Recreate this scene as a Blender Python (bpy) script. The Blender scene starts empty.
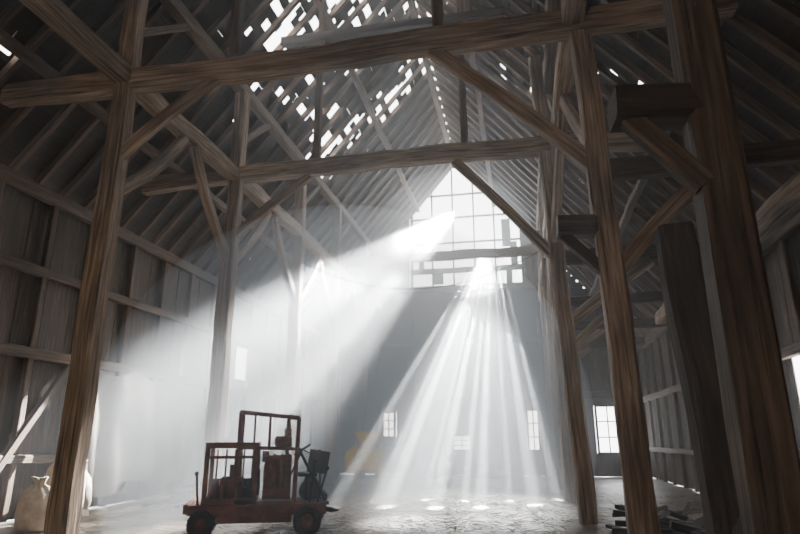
import bpy, math, random
from mathutils import Vector, Matrix, noise
random.seed(7)
R=random.random
def U(a,b): return a+(b-a)*R()

# ------------------------------------------------------------------ materials
def nodes_mat(name):
    m=bpy.data.materials.new(name); m.use_nodes=True
    nt=m.node_tree; nt.nodes.clear()
    o=nt.nodes.new('ShaderNodeOutputMaterial'); b=nt.nodes.new('ShaderNodeBsdfPrincipled')
    nt.links.new(b.outputs[0],o.inputs[0])
    return m,nt,b
def ramp(nt,stops):
    r=nt.nodes.new('ShaderNodeValToRGB'); e=r.color_ramp.elements
    e[0].position=stops[0][0]; e[0].color=(*stops[0][1],1)
    e[1].position=stops[-1][0]; e[1].color=(*stops[-1][1],1)
    for p,c in stops[1:-1]:
        x=e.new(p); x.color=(*c,1)
    return r
def wood(name,dark,mid,light,rough=.8,bump=.6):
    m,nt,b=nodes_mat(name); L=nt.links.new
    tc=nt.nodes.new('ShaderNodeTexCoord')
    mp=nt.nodes.new('ShaderNodeMapping'); mp.inputs['Scale'].default_value=(.7,11,1); L(tc.outputs['UV'],mp.inputs[0])
    n=nt.nodes.new('ShaderNodeTexNoise'); n.inputs['Scale'].default_value=1.6; n.inputs['Detail'].default_value=8; n.inputs['Distortion'].default_value=.4; L(mp.outputs[0],n.inputs[0])
    r=ramp(nt,[(.3,dark),(.5,mid),(.68,light)]); L(n.outputs[0],r.inputs[0])
    n2=nt.nodes.new('ShaderNodeTexNoise'); n2.inputs['Scale'].default_value=.45; n2.inputs['Detail'].default_value=4; L(tc.outputs['UV'],n2.inputs[0])
    mr=nt.nodes.new('ShaderNodeMapRange'); mr.inputs[1].default_value=.3; mr.inputs[2].default_value=.7; mr.inputs[3].default_value=.5; mr.inputs[4].default_value=1.4; L(n2.outputs[0],mr.inputs[0])
    mp2=nt.nodes.new('ShaderNodeMapping'); mp2.inputs['Scale'].default_value=(.35,22,1); L(tc.outputs['UV'],mp2.inputs[0])
    n3=nt.nodes.new('ShaderNodeTexNoise'); n3.inputs['Scale'].default_value=1.2; n3.inputs['Detail'].default_value=3; L(mp2.outputs[0],n3.inputs[0])
    cr=nt.nodes.new('ShaderNodeMapRange'); cr.inputs[1].default_value=.33; cr.inputs[2].default_value=.4; cr.inputs[3].default_value=.2; cr.inputs[4].default_value=1; L(n3.outputs[0],cr.inputs[0])
    mu=nt.nodes.new('ShaderNodeMath'); mu.operation='MULTIPLY'; L(mr.outputs[0],mu.inputs[0]); L(cr.outputs[0],mu.inputs[1])
    vm=nt.nodes.new('ShaderNodeVectorMath'); vm.operation='SCALE'; L(r.outputs[0],vm.inputs[0]); L(mu.outputs[0],vm.inputs['Scale'])
    L(vm.outputs[0],b.inputs['Base Color']); b.inputs['Roughness'].default_value=rough
    ad=nt.nodes.new('ShaderNodeMath'); ad.operation='ADD'; L(n.outputs[0],ad.inputs[0]); L(cr.outputs[0],ad.inputs[1])
    bp=nt.nodes.new('ShaderNodeBump'); bp.inputs['Strength'].default_value=bump; bp.inputs['Distance'].default_value=.03; L(ad.outputs[0],bp.inputs['Height']); L(bp.outputs[0],b.inputs['Normal'])
    return m
def noisy(name,c1,c2,c3,scale=3,rough=.9,bump=.4,metal=0,dist=.03):
    m,nt,b=nodes_mat(name); L=nt.links.new
    tc=nt.nodes.new('ShaderNodeTexCoord')
    n=nt.nodes.new('ShaderNodeTexNoise'); n.inputs['Scale'].default_value=scale; n.inputs['Detail'].default_value=9; n.inputs['Roughness'].default_value=.65; L(tc.outputs['Object'],n.inputs[0])
    r=ramp(nt,[(.3,c1),(.5,c2),(.7,c3)]); L(n.outputs[0],r.inputs[0]); L(r.outputs[0],b.inputs['Base Color'])
    b.inputs['Roughness'].default_value=rough; b.inputs['Metallic'].default_value=metal
    bp=nt.nodes.new('ShaderNodeBump'); bp.inputs['Strength'].default_value=bump; bp.inputs['Distance'].default_value=dist; L(n.outputs[0],bp.inputs['Height']); L(bp.outputs[0],b.inputs['Normal'])
    return m
M_tan=wood('weathered_oak',(.075,.047,.028),(.225,.15,.095),(.4,.29,.2))
M_brn=wood('dark_oak',(.016,.0095,.006),(.044,.028,.018),(.092,.06,.038))
M_blk=wood('charred_oak',(.01,.0065,.0045),(.028,.018,.012),(.06,.04,.028))
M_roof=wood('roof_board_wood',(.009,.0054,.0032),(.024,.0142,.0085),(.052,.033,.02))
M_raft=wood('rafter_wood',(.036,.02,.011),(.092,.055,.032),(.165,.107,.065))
M_wall=wood('wall_plank_wood',(.022,.0135,.008),(.06,.038,.0235),(.13,.088,.057))
M_dirt=noisy('dirt_floor',(.025,.018,.012),(.065,.049,.035),(.15,.118,.086),scale=1.1,bump=.9,dist=.06,rough=.38)
M_straw=noisy('straw',(.16,.11,.055),(.27,.2,.11),(.4,.32,.19),scale=2)
M_sack=noisy('burlap',(.35,.28,.2),(.5,.42,.32),(.65,.57,.46),scale=6)
M_rust=noisy('rusted_iron',(.04,.014,.007),(.15,.05,.02),(.32,.115,.042),scale=5,rough=.7,metal=.05)
M_iron=noisy('dark_iron',(.014,.011,.009),(.034,.026,.021),(.075,.055,.042),scale=6,rough=.6,metal=.4)
M_rub=noisy('old_rubber',(.012,.011,.01),(.03,.027,.025),(.06,.055,.05),scale=8)
M_rock=noisy('field_stone',(.015,.012,.01),(.04,.032,.026),(.1,.08,.066),scale=3)
M_yel=noisy('faded_yellow_paint',(.5,.28,.03),(.85,.55,.07),(.95,.7,.15),scale=4,rough=.6)
M_tarp=noisy('canvas_tarp',(.07,.06,.05),(.14,.12,.098),(.22,.19,.155),scale=1.5)

# ------------------------------------------------------------------ mesh builder
class MB:
    def __init__(s): s.v=[];s.f=[];s.uv=[];s.sm=[]
    def add(s,vs,fs,uvs,smooth=False):
        o=len(s.v); s.v+= [tuple(x) for x in vs]
        for f,u in zip(fs,uvs): s.f.append([o+i for i in f]); s.uv.append(u); s.sm.append(smooth)
    def beam(s,p0,p1,w,h=None,up=(0,0,1),seg=None,wob=0.0,arch=0.0,archdir=None,ch=.12,taper=1.0,roll=0.0):
        h=h or w; p0=Vector(p0);p1=Vector(p1); d=p1-p0; ln=d.length; d.normalize()
        up=Vector(up)
        if abs(d.dot(up))>.97: up=Vector((0,1,0))
        side=d.cross(up).normalized(); up2=side.cross(d).normalized()
        if roll:
            q=Matrix.Rotation(roll,3,d); side=q@side; up2=q@up2
        if seg is None: seg=max(1,int(ln/.55)) if (wob or arch) else 1
        c=min(w,h)*ch
        prof=[(-w/2+c,-h/2),(w/2-c,-h/2),(w/2,-h/2+c),(w/2,h/2-c),(w/2-c,h/2),(-w/2+c,h/2),(-w/2,h/2-c),(-w/2,-h/2+c)] if ch>0 else [(-w/2,-h/2),(w/2,-h/2),(w/2,h/2),(-w/2,h/2)]
        n=len(prof); vs=[]; ad=Vector(archdir) if archdir else up2
        per=[0]
        for i in range(n):
            a=prof[i];b=prof[(i+1)%n]; per.append(per[-1]+math.hypot(a[0]-b[0],a[1]-b[1]))
        ox,oy=U(0,60),U(0,60)
        sd=Vector((U(0,99),U(0,99),U(0,99)))
        for k in range(seg+1):
            t=k/seg; sc=1+(taper-1)*t
            c0=p0+d*ln*t+ad*arch*4*t*(1-t)
            if wob:
                nn=noise.noise_vector(sd+Vector((t*ln*.5,0,0)))*wob*1.2; nn-=d*nn.dot(d); c0=c0+nn
            for i,(a,b) in enumerate(prof):
                j=1.0
                if wob: j=1+noise.noise(sd+Vector((t*ln*1.3,i*.7,3)))*wob*5/ max(.2,w)*.25
                vs.append(c0+side*a*sc*j+up2*b*sc*j)
        fs=[];uvs=[]
        for k in range(seg):
            for i in range(n):
                j=(i+1)%n
                fs.append((k*n+i,k*n+j,(k+1)*n+j,(k+1)*n+i)[::-1])
                u0=ox+ln*k/seg;u1=ox+ln*(k+1)/seg
                uvs.append([(u0,oy+per[i]),(u0,oy+per[i+1]),(u1,oy+per[i+1]),(u1,oy+per[i])][::-1])
        fs.append(tuple(range(n))); uvs.append([(ox+a*.3,oy+b) for a,b in prof])
        fs.append(tuple(seg*n+i for i in range(n))[::-1]); uvs.append([(ox+a*.3,oy+b) for a,b in prof][::-1])
        s.add(vs,fs,uvs); return s
    def box(s,c,sz,rz=0,ch=.0):
        c=Vector(c); dx=Vector((math.cos(rz),math.sin(rz),0))
        return s.beam(c-dx*sz[0]/2,c+dx*sz[0]/2,sz[1],sz[2],ch=ch)
    def lathe(s,prof,o,ax,n=24,smooth=True):
        o=Vector(o);ax=Vector(ax).normalized(); t=Vector((0,0,1)) if abs(ax.z)<.9 else Vector((1,0,0))
        a=ax.cross(t).normalized(); b=ax.cross(a)
        vs=[];fs=[];uvs=[]
        for z,r in prof:
            for i in range(n):
                th=2*math.pi*i/n; vs.append(o+ax*z+(a*math.cos(th)+b*math.sin(th))*r)
        m=len(prof)
        for k in range(m-1):
            for i in range(n):
                j=(i+1)%n; fs.append((k*n+i,k*n+j,(k+1)*n+j,(k+1)*n+i)); uvs.append([(i/n,k/m),((i+1)/n,k/m),((i+1)/n,(k+1)/m),(i/n,(k+1)/m)])
        s.add(vs,fs,uvs,smooth); return s
    def cyl(s,p0,p1,r,n=14,r1=None):
        p0=Vector(p0);p1=Vector(p1);l=(p1-p0).length; r1=r if r1 is None else r1
        return s.lathe([(0,.0001),(0,r),(l,r1),(l,.0001)],p0,p1-p0,n,False)
    def ring(s,o,ax,Rr,r,n=24,m=8):
        prof=[(r*math.sin(2*math.pi*k/m),Rr+r*math.cos(2*math.pi*k/m)) for k in range(m+1)]
        return s.lathe(prof,o,ax,n)
    def lump(s,c,sz,sub=3,amp=.25,fr=1.6,rz=0,flat=True):
        import bmesh
        bm=bmesh.new(); bmesh.ops.create_icosphere(bm,subdivisions=sub,radius=1)
        sd=Vector((U(0,99),U(0,99),U(0,99))); vs=[]
        for v in bm.verts:
            p=v.co.copy(); p*=1+amp*(noise.noise(p*fr+sd)+.5*noise.noise(p*fr*2.3+sd))
            if flat and p.z<-.55: p.z=-.55
            q=Vector((p.x*sz[0],p.y*sz[1],(p.z+(.55 if flat else 0))*sz[2]))
            q=Matrix.Rotation(rz,3,'Z')@q; vs.append(q+Vector(c))
        fs=[[v.index for v in f.verts] for f in bm.faces]
        uvs=[[(0,0) for i in f] for f in fs]
        bm.free(); s.add(vs,fs,uvs,True); return s
    def obj(s,name,mat,parent=None,bevel=0):
        me=bpy.data.meshes.new(name); me.from_pydata(s.v,[],s.f); 
        ul=me.uv_layers.new(name='UVMap'); i=0
        flat=[]
        for u in s.uv:
            for a in u: flat+= [a[0],a[1]]
        ul.data.foreach_set('uv',flat)
        me.polygons.foreach_set('use_smooth',s.sm)
        me.materials.append(mat); me.update()
        o=bpy.data.objects.new(name,me); bpy.context.scene.collection.objects.link(o)
        if parent: o.parent=parent
        return o
def one(name,mat,*a,**k): return MB().beam(*a,**k).obj(name,mat)

# ------------------------------------------------------------------ dimensions
XL,XR,XC=-10.6,5.4,-3.0
PL,PR=-7.1,1.1
YB,YF=-6.0,29.7
APEX,SL=15.9,1.17
ang=math.atan(SL)
def zr(x): return APEX-SL*abs(x-XC)
TIE=8.2

# ------------------------------------------------------------------ floor
nx,ny=60,120; mb=MB(); vs=[];fs=[];uvs=[]
for j in range(ny+1):
    for i in range(nx+1):
        x=XL-.2+(XR-XL+.4)*i/nx; y=YB+(YF-YB+.2)*j/ny
        z=.05*noise.noise(Vector((x*.7,y*.7,0)))+.02*noise.noise(Vector((x*2.5,y*2.5,5)))-.02
        vs.append((x,y,z))
for j in range(ny):
    for i in range(nx):
        a=j*(nx+1)+i; fs.append((a,a+1,a+nx+2,a+nx+1)); uvs.append([(0,0)]*4)
mb.add(vs,fs,uvs,True); mb.obj('floor',M_dirt)

# straw litter
mb=MB()
for k in range(5200):
    if R()<.6: x,y=U(-9.8,4.8),U(5,20)
    else: x,y=random.gauss(-3,2.5),random.gauss(13,3)
    if not(XL+.3<x<XR-.3): continue
    a=U(0,6.28); l=U(.08,.28); z=.05*noise.noise(Vector((x*.7,y*.7,0)))+.005
    d=Vector((math.cos(a)*l,math.sin(a)*l,U(0,.05)))
    mb.beam(Vector((x,y,z)),Vector((x,y,z))+d,.014,.006,ch=0)
mb.obj('straw_litter',M_straw)

# ------------------------------------------------------------------ walls
def plank_wall(name,horiz,fixed,a0,a1,topf,holes,mat=M_wall,gapp=.12):
    mb=MB(); a=a0
    while a<a1:
        w=U(.17,.3); gap=U(.006,.018) if R()<gapp else -.012
        b=min(a+w,a1); c=(a+b)/2; zt=topf(c); off=U(-.012,.012)
        segs=[(0,zt)]
        for (h0,h1,z0,z1) in holes:
            if c>h0 and c<h1:
                ns=[]
                for s0,s1 in segs:
                    if z1<=s0 or z0>=s1: ns.append((s0,s1))
                    else:
                        if z0>s0: ns.append((s0,z0))
                        if z1<s1: ns.append((z1,s1))
                segs=ns
        for s0,s1 in segs:
            if s1-s0<.05: continue
            lo=s0 if s0>0 else 0.0
            if horiz=='y': mb.beam((fixed+off,c,lo),(fixed+off,c,s1),b-a-gap,.03,up=(1,0,0),ch=0)
            else: mb.beam((c,fixed+off,lo),(c,fixed+off,s1),b-a-gap,.03,up=(0,1,0),ch=0)
        a=b
    return mb.obj(name,mat)
plank_wall('wall_left','y',XL,YB,YF,lambda c:7.05,[(20.9,22.0,3.8,5.0)],gapp=.16)
plank_wall('wall_right','y',XR,YB,YF,lambda c:6.05,[(12.2,13.6,1.0,3.4)],gapp=.14)
GW=(-5.4,.3,9.2,20)
far_h=[GW,(.08,.62,1.1,2.95),(1.55,2.05,1.1,2.95),(-3.45,-2.6,1.1,1.8),(3.2,5.2,1.0,3.1),(-6.9,-6.3,1.7,2.9)]
plank_wall('wall_far','x',YF,XL,XR,lambda c:zr(c)+.15,far_h,gapp=.05)
plank_wall('wall_back','x',YB,XL,XR,lambda c:zr(c)+.15,[(-3.7,-2.5,-1,2.3)],gapp=.02)  # unseen rear opening, made up to let in light from behind

# wall framing rails and studs
mb=MB()
for z,w in ((3.4,.24),(5.2,.22),(6.95,.3),(1.2,.18)):
    mb.beam((XL+.17,YB,z),(XL+.17,YF,z),.16,w,wob=.02)
y=YB+.4
while y<YF-.2:
    mb.beam((XL+.14,y,0),(XL+.14,y,6.85),.14,.16,wob=.015); y+=1.52
for y in (5.5,10.2,14.8,19.4):
    mb.beam((XL+.2,y,.3),(XL+.2,y+2.1,3.3),.14,.16,wob=.015)
mb.obj('wall_framing',M_raft)
mb=MB()
for z,w in ((1.2,.18),(3.3,.22),(5.6,.34)):
    mb.beam((XR-.17,YB,z),(XR-.17,YF,z),.2,w,wob=.02)
y=YB+.4
while y<YF-.2:
    mb.beam((XR-.14,y,0),(XR-.14,y,5.9),.14,.16,wob=.015); y+=1.52
mb.obj('wall_framing',M_raft)
mb=MB()
for z in (3.6,6.3,9.0):
    xl=max(XL+.3,XC-(APEX-z)/SL+.3); xr=min(XR-.3,XC+(APEX-z)/SL-.3)
    mb.beam((xl,YF-.18,z),(xr,YF-.18,z),.2,.28,wob=.02)
for x in (-9.2,-7.1,-5.4,-1.2,.9,2.6):
    mb.beam((x,YF-.16,0),(x,YF-.16,min(zr(x)-.1,9.0 if GW[0]-.2<x<GW[1]+.2 else 99)),.18,.2,wob=.02)
mb.obj('wall_framing',M_brn)

# gable window (window_1)
mb=MB()
xs=[-5.4,-4.3,-3.2,-2.1,-1.05,.3]
for i,x in enumerate(xs):
    mb.beam((x,YF,9.1),(x,YF,zr(x)+.05),.16 if i in(0,5) else .08,.1,wob=.01)
for z in (9.15,10.0,11.5,12.9,14.2):
    a=max(-5.4,XC-(APEX-z)/SL); b=min(.3,XC+(APEX-z)/SL)
    mb.beam((a,YF,z),(b,YF,z),.1,.1 if z!=10.0 else .3,wob=.01)
for (x0,z0,w,h) in ((-.45,11.9,.45,1.5),(-.1,10.75,.35,1.3),(-4.9,10.7,.3,1.2),(-.4,9.55,.3,.7),(-4.0,9.6,.5,.6)):
    mb.beam((x0,YF+.05,z0-h/2),(x0+U(-.05,.05),YF+.05,z0+h/2),w,.03,up=(0,1,0),ch=0)
mb.obj('window_1',M_brn)
def small_win(n,x0,x1,z0,z1,nv,nh):
    mb=MB()
    for x in (x0,x1): mb.beam((x,YF-.03,z0-.05),(x,YF-.03,z1+.05),.1,.12)
    for z in (z0,z1): mb.beam((x0-.05,YF-.03,z),(x1+.05,YF-.03,z),.12,.1)
    for k in range(1,nv): 
        x=x0+(x1-x0)*k/nv; mb.beam((x,YF,z0),(x,YF,z1),.05,.05)
    for k in range(1,nh):
        z=z0+(z1-z0)*k/nh; mb.beam((x0,YF,z),(x1,YF,z),.05,.05)
    mb.obj('window_%d'%n,M_brn)
for i,h in enumerate(far_h[1:]):
    small_win(i+2,h[0],h[1],h[2],h[3],2 if h[1]-h[0]<1.5 else 4,3)

# ------------------------------------------------------------------ roof
def roof_side(sgn,name):
    mb=MB(); xe=XL-.5 if sgn<0 else XR+.5
    L=abs(xe-XC)*math.sqrt(1+SL*SL)
    dn=Vector((sgn*math.cos(ang),0,-math.sin(ang))); nrm=Vector((sgn*math.sin(ang),0,math.cos(ang)))
    top=Vector((XC,0,APEX))+nrm*.17
    s=0.0; row=0
    while s<L:
        y=YB-.4
        while y<YF+.4:
            c=top+dn*(s+.14)
            hole=0
            if sgn<0:
                if s<6.0 and 11.0<y<20.5:
                    hole=max(0,.12+.95*noise.noise(Vector((s*.55,y*.42,4.2))))+.05
                elif s<9.5 and 6<y<22: hole=.014
                else: hole=.002
            else:
                if s<2.6 and 10.5<y<18: hole=.15
                elif 4<s<9 and 5<y<20: hole=.018
                else: hole=.002
            ln=U(.12,.75) if hole>.013 else U(1.2,3)
            y1=min(y+ln,YF+.4)
            if R()>hole:
                jt=U(-.012,.012)
                off=nrm*jt
                a=Vector((c.x,y+.002,c.z))+off; b=Vector((c.x,y1-.002,c.z))+off
                w=.30 if hole<.05 else U(.24,.3)
                mb.beam(a,b,w,.022,up=nrm+dn*.06,ch=0)
            y=y1
        s+=.26; row+=1
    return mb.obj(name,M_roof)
roof_side(-1,'ceiling'); roof_side(1,'ceiling')
mb=MB()
y=YB+.3
while y<YF-.1:
    for sgn,xe in ((-1,XL-.3),(1,XR+.3)):
        mb.beam((XC+sgn*.05,y,APEX+.05),(xe,y+U(-.03,.03),zr(xe)+.05),.12,.17,wob=.025,up=(0,0,1))
    y+=.74
mb.obj('rafters',M_raft)
for nm,x,z,w in (('purlin',PL,zr(PL)-.28,.3),('purlin',PR,zr(PR)-.28,.3),('purlin',-5.0,zr(-5)-.22,.2),('purlin',-1.0,zr(-1)-.22,.2),('ridge_beam',XC,APEX-.2,.22),('purlin',-9.0,zr(-9)-.2,.2),('purlin',3.4,zr(3.4)-.2,.2)):
    one(nm,M_raft,(x,YB+.1,z),(x,YF-.3,z),w,w,wob=.03)

# ------------------------------------------------------------------ timber frames
frames=[-5.2,-.6,3.9,8.73,13.3,17.9,22.0,26.4]
for k,y in enumerate(frames):
    xr_={3.9:1.3,8.73:1.33,13.3:.85}.get(y,PR)
    w=.38 if y>5 else .34
    one('timber_post',M_tan,(PL,y,0),(PL,y,zr(PL)-.4),w,w,wob=.035,taper=.82)
    if y==3.9: one('timber_post',M_brn,(1.34,y,0),(1.22,y,zr(1.3)-.4),.29,.28,wob=.02,taper=.9)
    elif y==8.73: one('timber_post',M_tan,(1.42,y,0),(1.16,y,zr(1.3)-.4),.36,.36,wob=.03,taper=.85)
    elif y==13.3: one('timber_post',M_tan,(1.12,y,0),(.72,y,zr(1)-.5),.36,.36,wob=.03,taper=.85)
    else: one('timber_post',M_tan,(xr_,y,0),(xr_,y,zr(xr_)-.4),w,w,wob=.035,taper=.85)
    if y<17:
        one('tie_beam',M_tan,(-9.75,y,TIE-.02),(3.55,y,TIE),.32,.42,wob=.05,arch=(-.06 if y<10 else .14))
        one('knee_brace',M_tan,(PL,y,6.5),(-5.05,y,TIE-.12),.16,.2,wob=.02,arch=.06)
        if y not in (3.9,): one('knee_brace',M_tan,(xr_,y,5.5),(-1.35,y,TIE-.1),.16,.22,wob=.02,arch=.05)
        one('collar_beam',M_brn,(XC-3.05,y,12.2),(XC+3.05,y,12.2),.22,.26,wob=.03)
        if 5<y<20:
            one('strut',M_raft,(-4.9,y,TIE+.2),(-4.9,y,13.4),.18,.2,wob=.02)
            one('strut',M_raft,(-1.1,y,TIE+.2),(-1.1,y,13.4),.18,.2,wob=.02)
    if y==26.4:
        one('tie_beam',M_tan,(-8.0,y,9.75),(2.0,y,9.8),.3,.42,wob=.05)
    if y>5:
        one('aisle_tie',M_brn,(xr_,y,5.5),(XR-.35,y,5.55),.22,.3,wob=.03)
        one('knee_brace',M_tan,(xr_+.1,y,3.95),(2.85,y,5.35),.2,.24,wob=.02,arch=.04)
    else:
        one('aisle_tie',M_brn,(xr_,y,6.6),(4.6,y,6.6),.22,.3,wob=.03)
    for x in (PL,PR):
        if y>5 or x==PL:
            xx=x if x==PL else xr_
            if y>9: one('arch_brace',M_tan,(xx,y-.05,5.9),(x,y-2.1,TIE-.15),.18,.24,wob=.02,arch=.16,archdir=(0,-.5,-.6))
            one('arch_brace',M_tan,(xx,y+.05,5.9),(x,y+2.1,TIE-.15),.18,.24,wob=.02,arch=.14,archdir=(0,.5,-.6))
        zp=zr(x)-.4
        one('knee_brace',M_raft,(x,y,9.2),(x,y+1.7,zp-.02),.14,.16,wob=.02)
for x in (PL,PR):
    one('arcade_plate',M_tan,(x,YB+.1,TIE+.02),(x,YF-.3,TIE+.05),.34,.36,wob=.05)
one('beam_stub',M_blk,(1.26,3.9,3.76),(.7,3.86,3.78),.28,.24,wob=.01)
one('knee_brace',M_brn,(1.2,3.82,3.15),(.8,3.84,3.68),.12,.14)
one('beam_stub',M_brn,(1.3,8.73,4.62),(.62,8.7,4.64),.3,.3,wob=.01)
one('knee_brace',M_brn,(1.3,8.7,3.85),(.7,8.7,4.5),.15,.16)
one('timber_post',M_blk,(2.05,7.1,0),(1.82,7.2,4.0),.46,.42,wob=.05,taper=.85,ch=.12)
one('aisle_plate',M_tan,(3.55,4.5,4.6),(3.6,16.5,4.65),.26,.3,wob=.04)
mb=MB()
pts=[Vector((-6.9+7.8*t,17.8,7.2-1.1*4*t*(1-t))) for t in [i/14 for i in range(15)]]
for a,b in zip(pts,pts[1:]): mb.cyl(a,b,.014,6)
mb.obj('hanging_rope',M_brn)

# ------------------------------------------------------------------ tractor
T=bpy.data.objects.new('tractor',None); bpy.context.scene.collection.objects.link(T)
T.location=(-4.8,10.9,0.0); T.rotation_euler=(0,0,math.radians(22)); T.scale=(.95,.97,1.0)
def part(name,mb,mat): return mb.obj(name,mat,parent=T)
m=MB()
for yy in (-.42,.42): m.beam((-1.2,yy,.4),(1.2,yy,.4),.09,.14,ch=.08)
for xx in (-1.15,-.6,0,.6,1.15): m.beam((xx,-.5,.4),(xx,.5,.4),.08,.1,ch=.08)
part('chassis',m,M_iron)
m=MB()
for k in range(7): m.beam((-1.25,-.57+k*.19,.5),(1.22+U(-.04,.06),-.57+k*.19,.5),.18,.045,ch=.05)
m.beam((-1.28,-.68,.47),(-1.28,.68,.47),.08,.16,ch=.1); m.beam((-1.25,-.68,.44),(1.2,-.68,.44),.05,.14,ch=.1)
m.beam((-.72,-.62,.33),(.58,-.62,.33),.05,.2,ch=.1)
part('deck',m,M_rust)
def wheel(nm,x,y,r,w):
    m=MB(); s=w/2
    m.lathe([(-s*.6,r*.5),(-s,r*.62),(-s,r*.88),(-s*.7,r),(s*.7,r),(s,r*.88),(s,r*.62),(s*.6,r*.5)],(x,y,r),(0,1,0),28)
    for k in range(18):
        a=2*math.pi*k/18; cx,cz=x+math.cos(a)*r,r+math.sin(a)*r*.985
        m.beam((cx,y-s*.7,cz),(cx+.01,y+s*.7,cz),.025,.02,ch=0)
    part(nm,m,M_rub)
    m=MB(); m.lathe([(-s*.65,.001),(-s*.65,r*.5),(-s*.3,r*.52),(s*.3,r*.52),(s*.65,r*.5),(s*.65,.001)],(x,y,r),(0,1,0),20)
    m.lathe([(-s*1.15,.001),(-s*1.15,r*.16),(s*1.15,r*.16),(s*1.15,.001)],(x,y,r),(0,1,0),12)
    part(nm+'_hub',m,M_rust)
wheel('wheel_1',-1.0,-.66,.23,.24); wheel('wheel_2',.86,-.66,.25,.24); wheel('wheel_3',-1.0,.66,.23,.24); wheel('wheel_4',.98,.66,.27,.24)
m=MB()
for xx in (-1.0,.92): m.cyl((xx,-.66,.24),(xx,.66,.24),.045)
part('axles',m,M_iron)
m=MB()
x0,x1,y0,y1,z0,z1=-1.0,-.12,-.5,.4,.52,1.5
for x in (x0,x1):
    for y in (y0,y1): m.beam((x,y,z0),(x,y,z1),.085,.085,ch=.1)
for z in (z0+.04,z1):
    for y in (y0,y1): m.beam((x0-.04,y,z),(x1+.04,y,z),.07,.1,ch=.1)
    for x in (x0,x1): m.beam((x,y0,z),(x,y1,z),.07,.1,ch=.1)
m.beam((x0,y0,1.3),(x1,y0,1.3),.04,.05)
part('front_housing_frame',m,M_rust)
m=MB()
for k in range(5): m.beam((x0+.1+k*.17,y1-.05,z0+.06),(x0+.1+k*.17,y1-.05,z1-.08),.03,.04,ch=0)
m.box(((x0+x1)/2,y1-.03,z0+.2),(.84,.03,.36))
part('radiator_grille',m,M_iron)
m=MB(); m.lathe([(-.22,.001),(-.22,.13),(-.18,.2),(.18,.2),(.22,.13),(.22,.001)],(-.56,-.05,.76),(1,0,0),20); m.cyl((-.56,-.05,.9),(-.56,-.05,1.16),.06); m.lathe([(0,.001),(0,.16),(.04,.16),(.04,.001)],(-.84,-.05,.76),(1,0,0),20); m.cyl((-.84,-.05,.76),(-.3,-.05,.76),.035)
m.cyl((-.7,-.3,.55),(-.7,-.3,.95),.05); m.cyl((-.4,-.3,.55),(-.4,-.3,.88),.05)
part('gearbox',m,M_rust)
m=MB(); m.box((.28,-.02,.86),(.52,.42,.6),ch=.16); m.box((.28,-.02,1.2),(.44,.3,.12),ch=.25)
for k in range(4): m.cyl((.08+k*.14,-.27,.78),(.08+k*.14,-.27,1.26),.045,10)
for k in range(4): m.cyl((.08+k*.14,-.02,1.22),(.08+k*.14,-.02,1.34),.035,8)
m.cyl((.0,-.27,1.28),(.54,-.27,1.28),.05)
m.cyl((-.02,-.02,1.3),(.1,-.02,1.3),.1); m.lathe([(0,.001),(0,.23),(.05,.23),(.05,.001)],(-.1,-.02,.86),(1,0,0),22)
part('engine_block',m,M_rust)
m=MB(); m.cyl((.45,.16,1.2),(.45,.16,1.98),.04); m.cyl((.45,.16,1.5),(.45,.16,1.8),.075); m.cyl((.45,.16,1.98),(.52,.16,2.06),.04)
part('exhaust_pipe',m,M_rust)
m=MB(); m.lathe([(0,.001),(0,.07),(.03,.1),(.3,.1),(.33,.07),(.33,.001)],(.2,-.1,1.56),(1,0,0),20)
part('fuel_tank',m,M_rust)
m=MB()
c=[(-.45,-.42),(.62,-.42),(.62,.42),(-.45,.42)]
H=[2.08,1.98,2.02,2.1]
for (x,y),h in zip(c,H): m.beam((x,y,.52),(x+(.03 if x>0 else -.01),y,h),.065,.065,ch=.1)
for i in range(4):
    a=c[i];b=c[(i+1)%4]; m.beam((a[0],a[1],H[i]),(b[0],b[1],H[(i+1)%4]),.06,.075,ch=.1)
m.beam((.1,-.42,1.45),(.1,-.42,2.04),.05,.05); m.beam((-.45,-.42,1.46),(.62,-.42,1.44),.05,.06)
m.beam((-.18,-.42,1.46),(-.18,-.42,2.06),.04,.04); m.beam((-.18,-.42,2.07),(-.18,.42,2.08),.05,.05)
m.beam((.62,-.42,1.1),(.62,.42,1.1),.05,.05)
part('cab_frame',m,M_rust)
m=MB(); m.box((.86,.05,.98),(.36,.42,.07),ch=.3); m.beam((1.04,.05,1.0),(1.1,.05,1.4),.4,.06,up=(0,1,0)); m.cyl((.86,.05,.5),(.86,.05,.96),.05)
part('seat',m,M_brn)
m=MB(); m.ring((.74,-.1,1.42),(-.5,0,.85),.17,.018); m.cyl((.5,-.1,.9),(.74,-.1,1.42),.02); m.cyl((.6,-.1,1.48),(.88,-.1,1.36),.012); m.cyl((.74,-.25,1.42),(.74,.05,1.42),.012)
part('steering_wheel',m,M_iron)
m=MB()
for a,b in (((.9,-.4,.5),(1.0,-.44,1.25)),((1.05,-.35,.5),(1.22,-.4,1.12)),((1.15,.3,.5),(1.1,.34,1.4)),((-1.1,-.5,.5),(-1.16,-.52,1.05))):
    m.cyl(a,b,.02); m.lump(Vector(b)-Vector((0,0,.02)),(.04,.04,.04),2,0,flat=False)
m.beam((.62,-.42,1.5),(1.2,-.45,.55),.05,.05); m.beam((1.2,-.45,.62),(1.2,.5,.62),.06,.1)
part('levers',m,M_iron)
m=MB(); m.beam((1.2,0,.38),(1.38,.05,.34),.08,.08); m.ring((1.42,.06,.34),(0,0,1),.06,.02)
part('drawbar',m,M_iron)
m=MB(); m.lump((.95,.42,.52),(.22,.2,.25),3,.3); m.lump((-.3,-.55,.52),(.16,.08,.08),2,.3)
part('load_sacks',m,M_brn)

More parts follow.
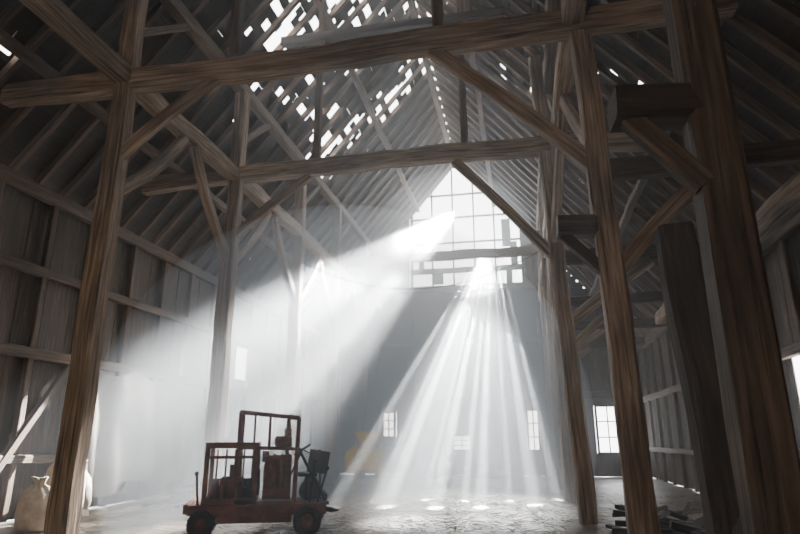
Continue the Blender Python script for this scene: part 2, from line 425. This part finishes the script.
# ------------------------------------------------------------------ sacks, tarp, rubble, lumber
def sack(name,c,r,h,lean=0,mat=M_sack):
    m=MB(); n=28; prof=[(0,.001),(0,.75),(.06,.95),(.25,1.08),(.5,1.0),(.68,.82),(.8,.5),(.86,.26),(.92,.3),(1.0,.42),(.97,.001)]
    vs=[];fs=[];uvs=[]; sd=U(0,50)
    for k,(z,q) in enumerate(prof):
        for i in range(n):
            th=2*math.pi*i/n; f=1+.16*noise.noise(Vector((math.cos(th)*1.5,math.sin(th)*1.5,z*3+sd)))+(.12*math.sin(th*7+sd) if .6<z else .02*math.sin(th*5))
            vs.append((c[0]+math.cos(th)*r*q*f+lean*z*z,c[1]+math.sin(th)*r*q*f*.85,c[2]+z*h*(1+.04*math.sin(th*2+sd))))
    for k in range(len(prof)-1):
        for i in range(n):
            j=(i+1)%n; fs.append((k*n+i,k*n+j,(k+1)*n+j,(k+1)*n+i)); uvs.append([(0,0)]*4)
    m.add(vs,fs,uvs,True); o=m.obj(name,mat); return o
sack('grain_sack',(-9.15,11.1,0),.42,1.55,.1)
sack('grain_sack',(-9.8,12.2,0),.38,1.2,.1)
sack('grain_sack',(-8.9,10.3,0),.36,.9,-.1)
mb=MB(); nu,nv=60,16; vs=[];fs=[];uvs=[]
for j in range(nv+1):
    for i in range(nu+1):
        u=i/nu;v=j/nv
        fold=.13*math.sin(u*34+1.5*math.sin(u*9))*(.25+.75*v)+.03*noise.noise(Vector((u*9,v*4,1)))
        sag=.22*abs(math.sin(u*math.pi*3))*(1-v)
        vs.append((XL+.56+fold+.15*v, 12.6+5.2*u, 3.35-sag-(2.9+.15*math.sin(u*13))*v))
for j in range(nv):
    for i in range(nu):
        a=j*(nu+1)+i; fs.append((a,a+1,a+nu+2,a+nu+1)); uvs.append([(0,0)]*4)
mb.add(vs,fs,uvs,True); mb.obj('canvas_tarp',M_tarp)
mb=MB()
for k in range(60):
    x,y=U(-9.1,-8.0),U(13,18.5); a=U(-.6,.6)+1.4; l=U(.7,2)
    z=U(.06,.1)+.32*max(0,1-abs(x+9)/1.0)*R()
    mb.beam((x,y,z),(x+math.cos(a)*l*.5,y+math.sin(a)*l,z+U(-.02,.12)),U(.1,.2),.035,ch=0)
mb.obj('scrap_lumber_pile',M_brn)
# rubble heap around the leaning post
mb=MB()
for c,s in (((2.25,6.5,0),(.42,.4,.75)),((2.65,6.4,0),(.45,.45,.95)),((1.72,6.7,0),(.28,.3,.42)),((3.3,7.2,0),(.55,.5,.7)),((1.72,5.9,0),(.27,.28,.36)),((2.1,5.6,0),(.36,.32,.5)),((2.6,5.4,0),(.42,.4,.6)),((3.9,6.6,0),(.6,.6,.8)),((3.4,5.6,0),(.45,.4,.6)),((1.5,7.6,0),(.3,.3,.25))):
    mb.lump(c,s,4,.32,1.6,rz=U(0,3))
for k in range(22):
    x,y=U(1.6,3.2),U(5.3,7.6); a=U(0,3.14); l=U(.4,1.1); z=U(.05,.7)
    mb.beam((x,y,max(.04,z*.5)),(x+math.cos(a)*l,y+math.sin(a)*l,z),U(.06,.16),U(.03,.08),wob=.01)
mb.obj('rubble_pile',M_rock)
mb=MB()
for c,s in (((1.82,5.25,0),(.26,.22,.32)),((2.2,5.0,0),(.26,.2,.22)),((1.95,4.7,0),(.2,.18,.14))): mb.lump(c,s,4,.25,1.4)
mb.obj('limestone_block',M_sack)
mb=MB()
for k in range(34):
    x,y=U(1.9,3.6),U(9.6,14); a=U(0,3.14); l=U(.4,1.4); z=U(.05,.4)
    mb.beam((x,y,z*.6),(x+math.cos(a)*l,y+math.sin(a)*l,z*U(.3,1.2)+.04),U(.08,.18),U(.04,.12),wob=.01)
mb.obj('scrap_lumber_pile',M_blk)
mb=MB()
for c,s in (((-8.6,24.5,0),(1.1,1.0,.8)),((-8.4,21,0),(.9,1.2,.6)),((-5.2,27.5,0),(1.6,1,.9)),((-1.5,27.6,0),(1.3,.8,.4))):
    mb.lump(c,s,4,.35,2)
mb.obj('hay_heap',M_raft)
# yellow winnowing machine at the far end
G=bpy.data.objects.new('winnowing_machine',None); bpy.context.scene.collection.objects.link(G)
G.location=(-5.15,20.0,0); G.rotation_euler=(0,0,.3); G.scale=(.8,.8,.95)
m=MB()
for x in (-.5,.5):
    for y in (-.35,.35): m.beam((x,y,0),(x,y,1.5),.08,.08)
m.box((0,0,1.0),(1.1,.7,.7),ch=.05); m.lathe([(-.3,.001),(-.3,.42),(.3,.42),(.3,.001)],(-.55,0,1.0),(0,1,0),24,False)
m.obj('machine_body',M_yel,parent=G)
m=MB()
o4=[(-.6,-.45),(.6,-.45),(.6,.45),(-.6,.45)]; i4=[(-.2,-.2),(.2,-.2),(.2,.2),(-.2,.2)]
for k in range(4):
    a=o4[k];b=o4[(k+1)%4];c=i4[(k+1)%4];d=i4[k]
    m.add([(a[0],a[1],1.95),(b[0],b[1],1.95),(c[0],c[1],1.38),(d[0],d[1],1.38)],[(0,1,2,3)],[[(0,0)]*4])
m.beam((.4,0,.75),(1.1,0,.4),.5,.05)
m.obj('hopper_and_chute',M_yel,parent=G)
m=MB(); m.cyl((-.55,-.5,1.0),(-.55,-.3,1.0),.03); m.beam((-.55,-.5,1.0),(-.3,-.5,1.2),.03,.04); m.cyl((-.3,-.65,1.2),(-.3,-.5,1.2),.02)
m.obj('crank_handle',M_iron,parent=G)
mb=MB()
for y,x in ((12.2,-10.0),(18.4,-9.95),(9.2,-9.9)):
    mb.beam((x+.6,y,0.02),(x-.05,y+.2,U(2,3.2)),.22,.035,up=(1,0,0),ch=0)
for y in (9.5,10.3,11.6,14.8,16):
    mb.beam((XR-.9,y,.02),(XR-.4,y+.2,U(2,3.4)),.24,.035,up=(1,0,0),ch=0)
mb.obj('leaning_boards',M_raft)

# ------------------------------------------------------------------ haze volumes
def vol_mat(name,col,dens,g,ecol=None,est=0):
    m=bpy.data.materials.new(name); m.use_nodes=True; nt=m.node_tree; nt.nodes.clear()
    o=nt.nodes.new('ShaderNodeOutputMaterial'); s=nt.nodes.new('ShaderNodeVolumeScatter')
    s.inputs['Color'].default_value=(*col,1); s.inputs['Density'].default_value=dens; s.inputs['Anisotropy'].default_value=g
    if est:
        e=nt.nodes.new('ShaderNodeEmission'); e.inputs[0].default_value=(*ecol,1); e.inputs[1].default_value=est
        a=nt.nodes.new('ShaderNodeAddShader'); nt.links.new(s.outputs[0],a.inputs[0]); nt.links.new(e.outputs[0],a.inputs[1]); nt.links.new(a.outputs[0],o.inputs['Volume'])
    else: nt.links.new(s.outputs[0],o.inputs['Volume'])
    return m
mb=MB()
a=.35
pr=[(XL+a,.0),(XR-a,.0),(XR-a,zr(XR-a)-.3),(XC,APEX-.6),(XL+a,zr(XL+a)-.3)]
vs=[(x,YB+.3,z-.3 if z==0 else z) for x,z in pr]+[(x,YF-.05,z-.3 if z==0 else z) for x,z in pr]
fs=[tuple(range(5)),tuple(range(9,4,-1))]+[(i,i+5,(i+1)%5+5,(i+1)%5) for i in range(5)]
mb.add(vs,fs,[[(0,0)]*len(f) for f in fs]); o=mb.obj('dust_haze',vol_mat('dusty_air',(.95,.97,1),.0095,.6))
mb=MB(); mb.lump((-4.3,18.6,2.0),(6.2,10.6,6.0),5,0,flat=False)
mb.obj('low_mist',vol_mat('mist_air_with_glow',(.9,.95,1),.068,.52,(.6,.8,1),.006))  # faint blue emission stands in for ambient light scattered in the mist
mb=MB(); mb.lump((-3.0,26.6,10.8),(3.8,3.0,3.2),5,0,flat=False)
mb.obj('window_glow_mist',vol_mat('glow_mist_air',(.93,.97,1),.05,.4))  # extra mist added at the gable window to spread its glow

# ------------------------------------------------------------------ lights
def spot(loc,tgt,size,blend,energy,col=(.91,.96,1),rad=.04):
    l=bpy.data.lights.new('shaft_light','SPOT'); l.energy=energy; l.spot_size=math.radians(size); l.spot_blend=blend; l.color=col; l.shadow_soft_size=rad
    o=bpy.data.objects.new('shaft_light',l); bpy.context.scene.collection.objects.link(o); o.location=loc
    o.rotation_euler=(Vector(tgt)-Vector(loc)).to_track_quat('-Z','Y').to_euler()
S1=(-2.9,30.9,13.9)
spot(S1,(-8.2,12.5,.8),17,.6,1200000,rad=.12)
spot(S1,(-10.5,21.4,4.6),4,.6,350000)
spot(S1,(-8.4,13.4,2.8),8,.6,2700000,rad=.05)
spot(S1,(-8.9,14.6,4.4),3,.6,2000000,rad=.04)
spot(S1,(-7.0,12.0,.6),4.5,.6,3000000,rad=.04)
spot((-3.6,30.9,13.2),(-6.0,13.5,0.3),3.0,.6,3200000,rad=.04)
for i,(sx,sz,x,y,s,e) in enumerate(((-2.0,10.8,-4.7,14.9,1.4,1.6),(-1.8,11.2,-4.05,16.6,1.0,2.1),(-1.75,10.9,-3.5,15.5,1.5,2.6),(-1.6,11.4,-2.85,17.5,.8,2.6),(-1.5,11.0,-2.3,15.7,1.4,2.8),(-1.4,11.3,-1.75,17.4,.75,2.7),(-1.3,10.9,-1.2,16.0,1.3,2.1),(-1.15,11.2,-.55,18.0,1.0,1.4),(-1.0,10.9,.1,16.8,1.6,.9),(-.9,11.1,.75,18.2,1.2,.6))):
    spot((sx,30.5,sz),(x,y,0),s,.8,1600000*e,rad=.03)
spot((-1.5,30.5,11.2),(-1.9,17,0),22,1,190000)
spot((-1.7,30.5,11.2),(-2.7,13.0,0),5,1,800000,rad=.08)
def area(loc,tgt,sx,sy,e,col):
    l=bpy.data.lights.new('skylight_and_fill','AREA'); l.shape='RECTANGLE'; l.size=sx; l.size_y=sy; l.energy=e; l.color=col
    o=bpy.data.objects.new('skylight_and_fill',l); bpy.context.scene.collection.objects.link(o); o.location=loc
    o.rotation_euler=(Vector(tgt)-Vector(loc)).to_track_quat('-Z','Y').to_euler()
area((-2.6,30.3,11.8),(-3,12,3),4.5,4,900,(.92,.97,1))
area((-3.1,-5.7,1.6),(-3,8,3.4),1.2,2.2,340,(1,.82,.62))  # added warm fill lamp behind the camera, out of view

w=bpy.data.worlds.new('sky'); bpy.context.scene.world=w; w.use_nodes=True
bg=w.node_tree.nodes['Background']; bg.inputs[0].default_value=(.97,.985,1,1); bg.inputs[1].default_value=11

cam=bpy.data.cameras.new('camera'); co=bpy.data.objects.new('camera',cam); bpy.context.scene.collection.objects.link(co)
co.location=(0,0,1.6); co.rotation_euler=(math.radians(106.1),0,math.radians(11.5)); cam.sensor_width=36; cam.lens=26.9; cam.clip_end=300
bpy.context.scene.camera=co
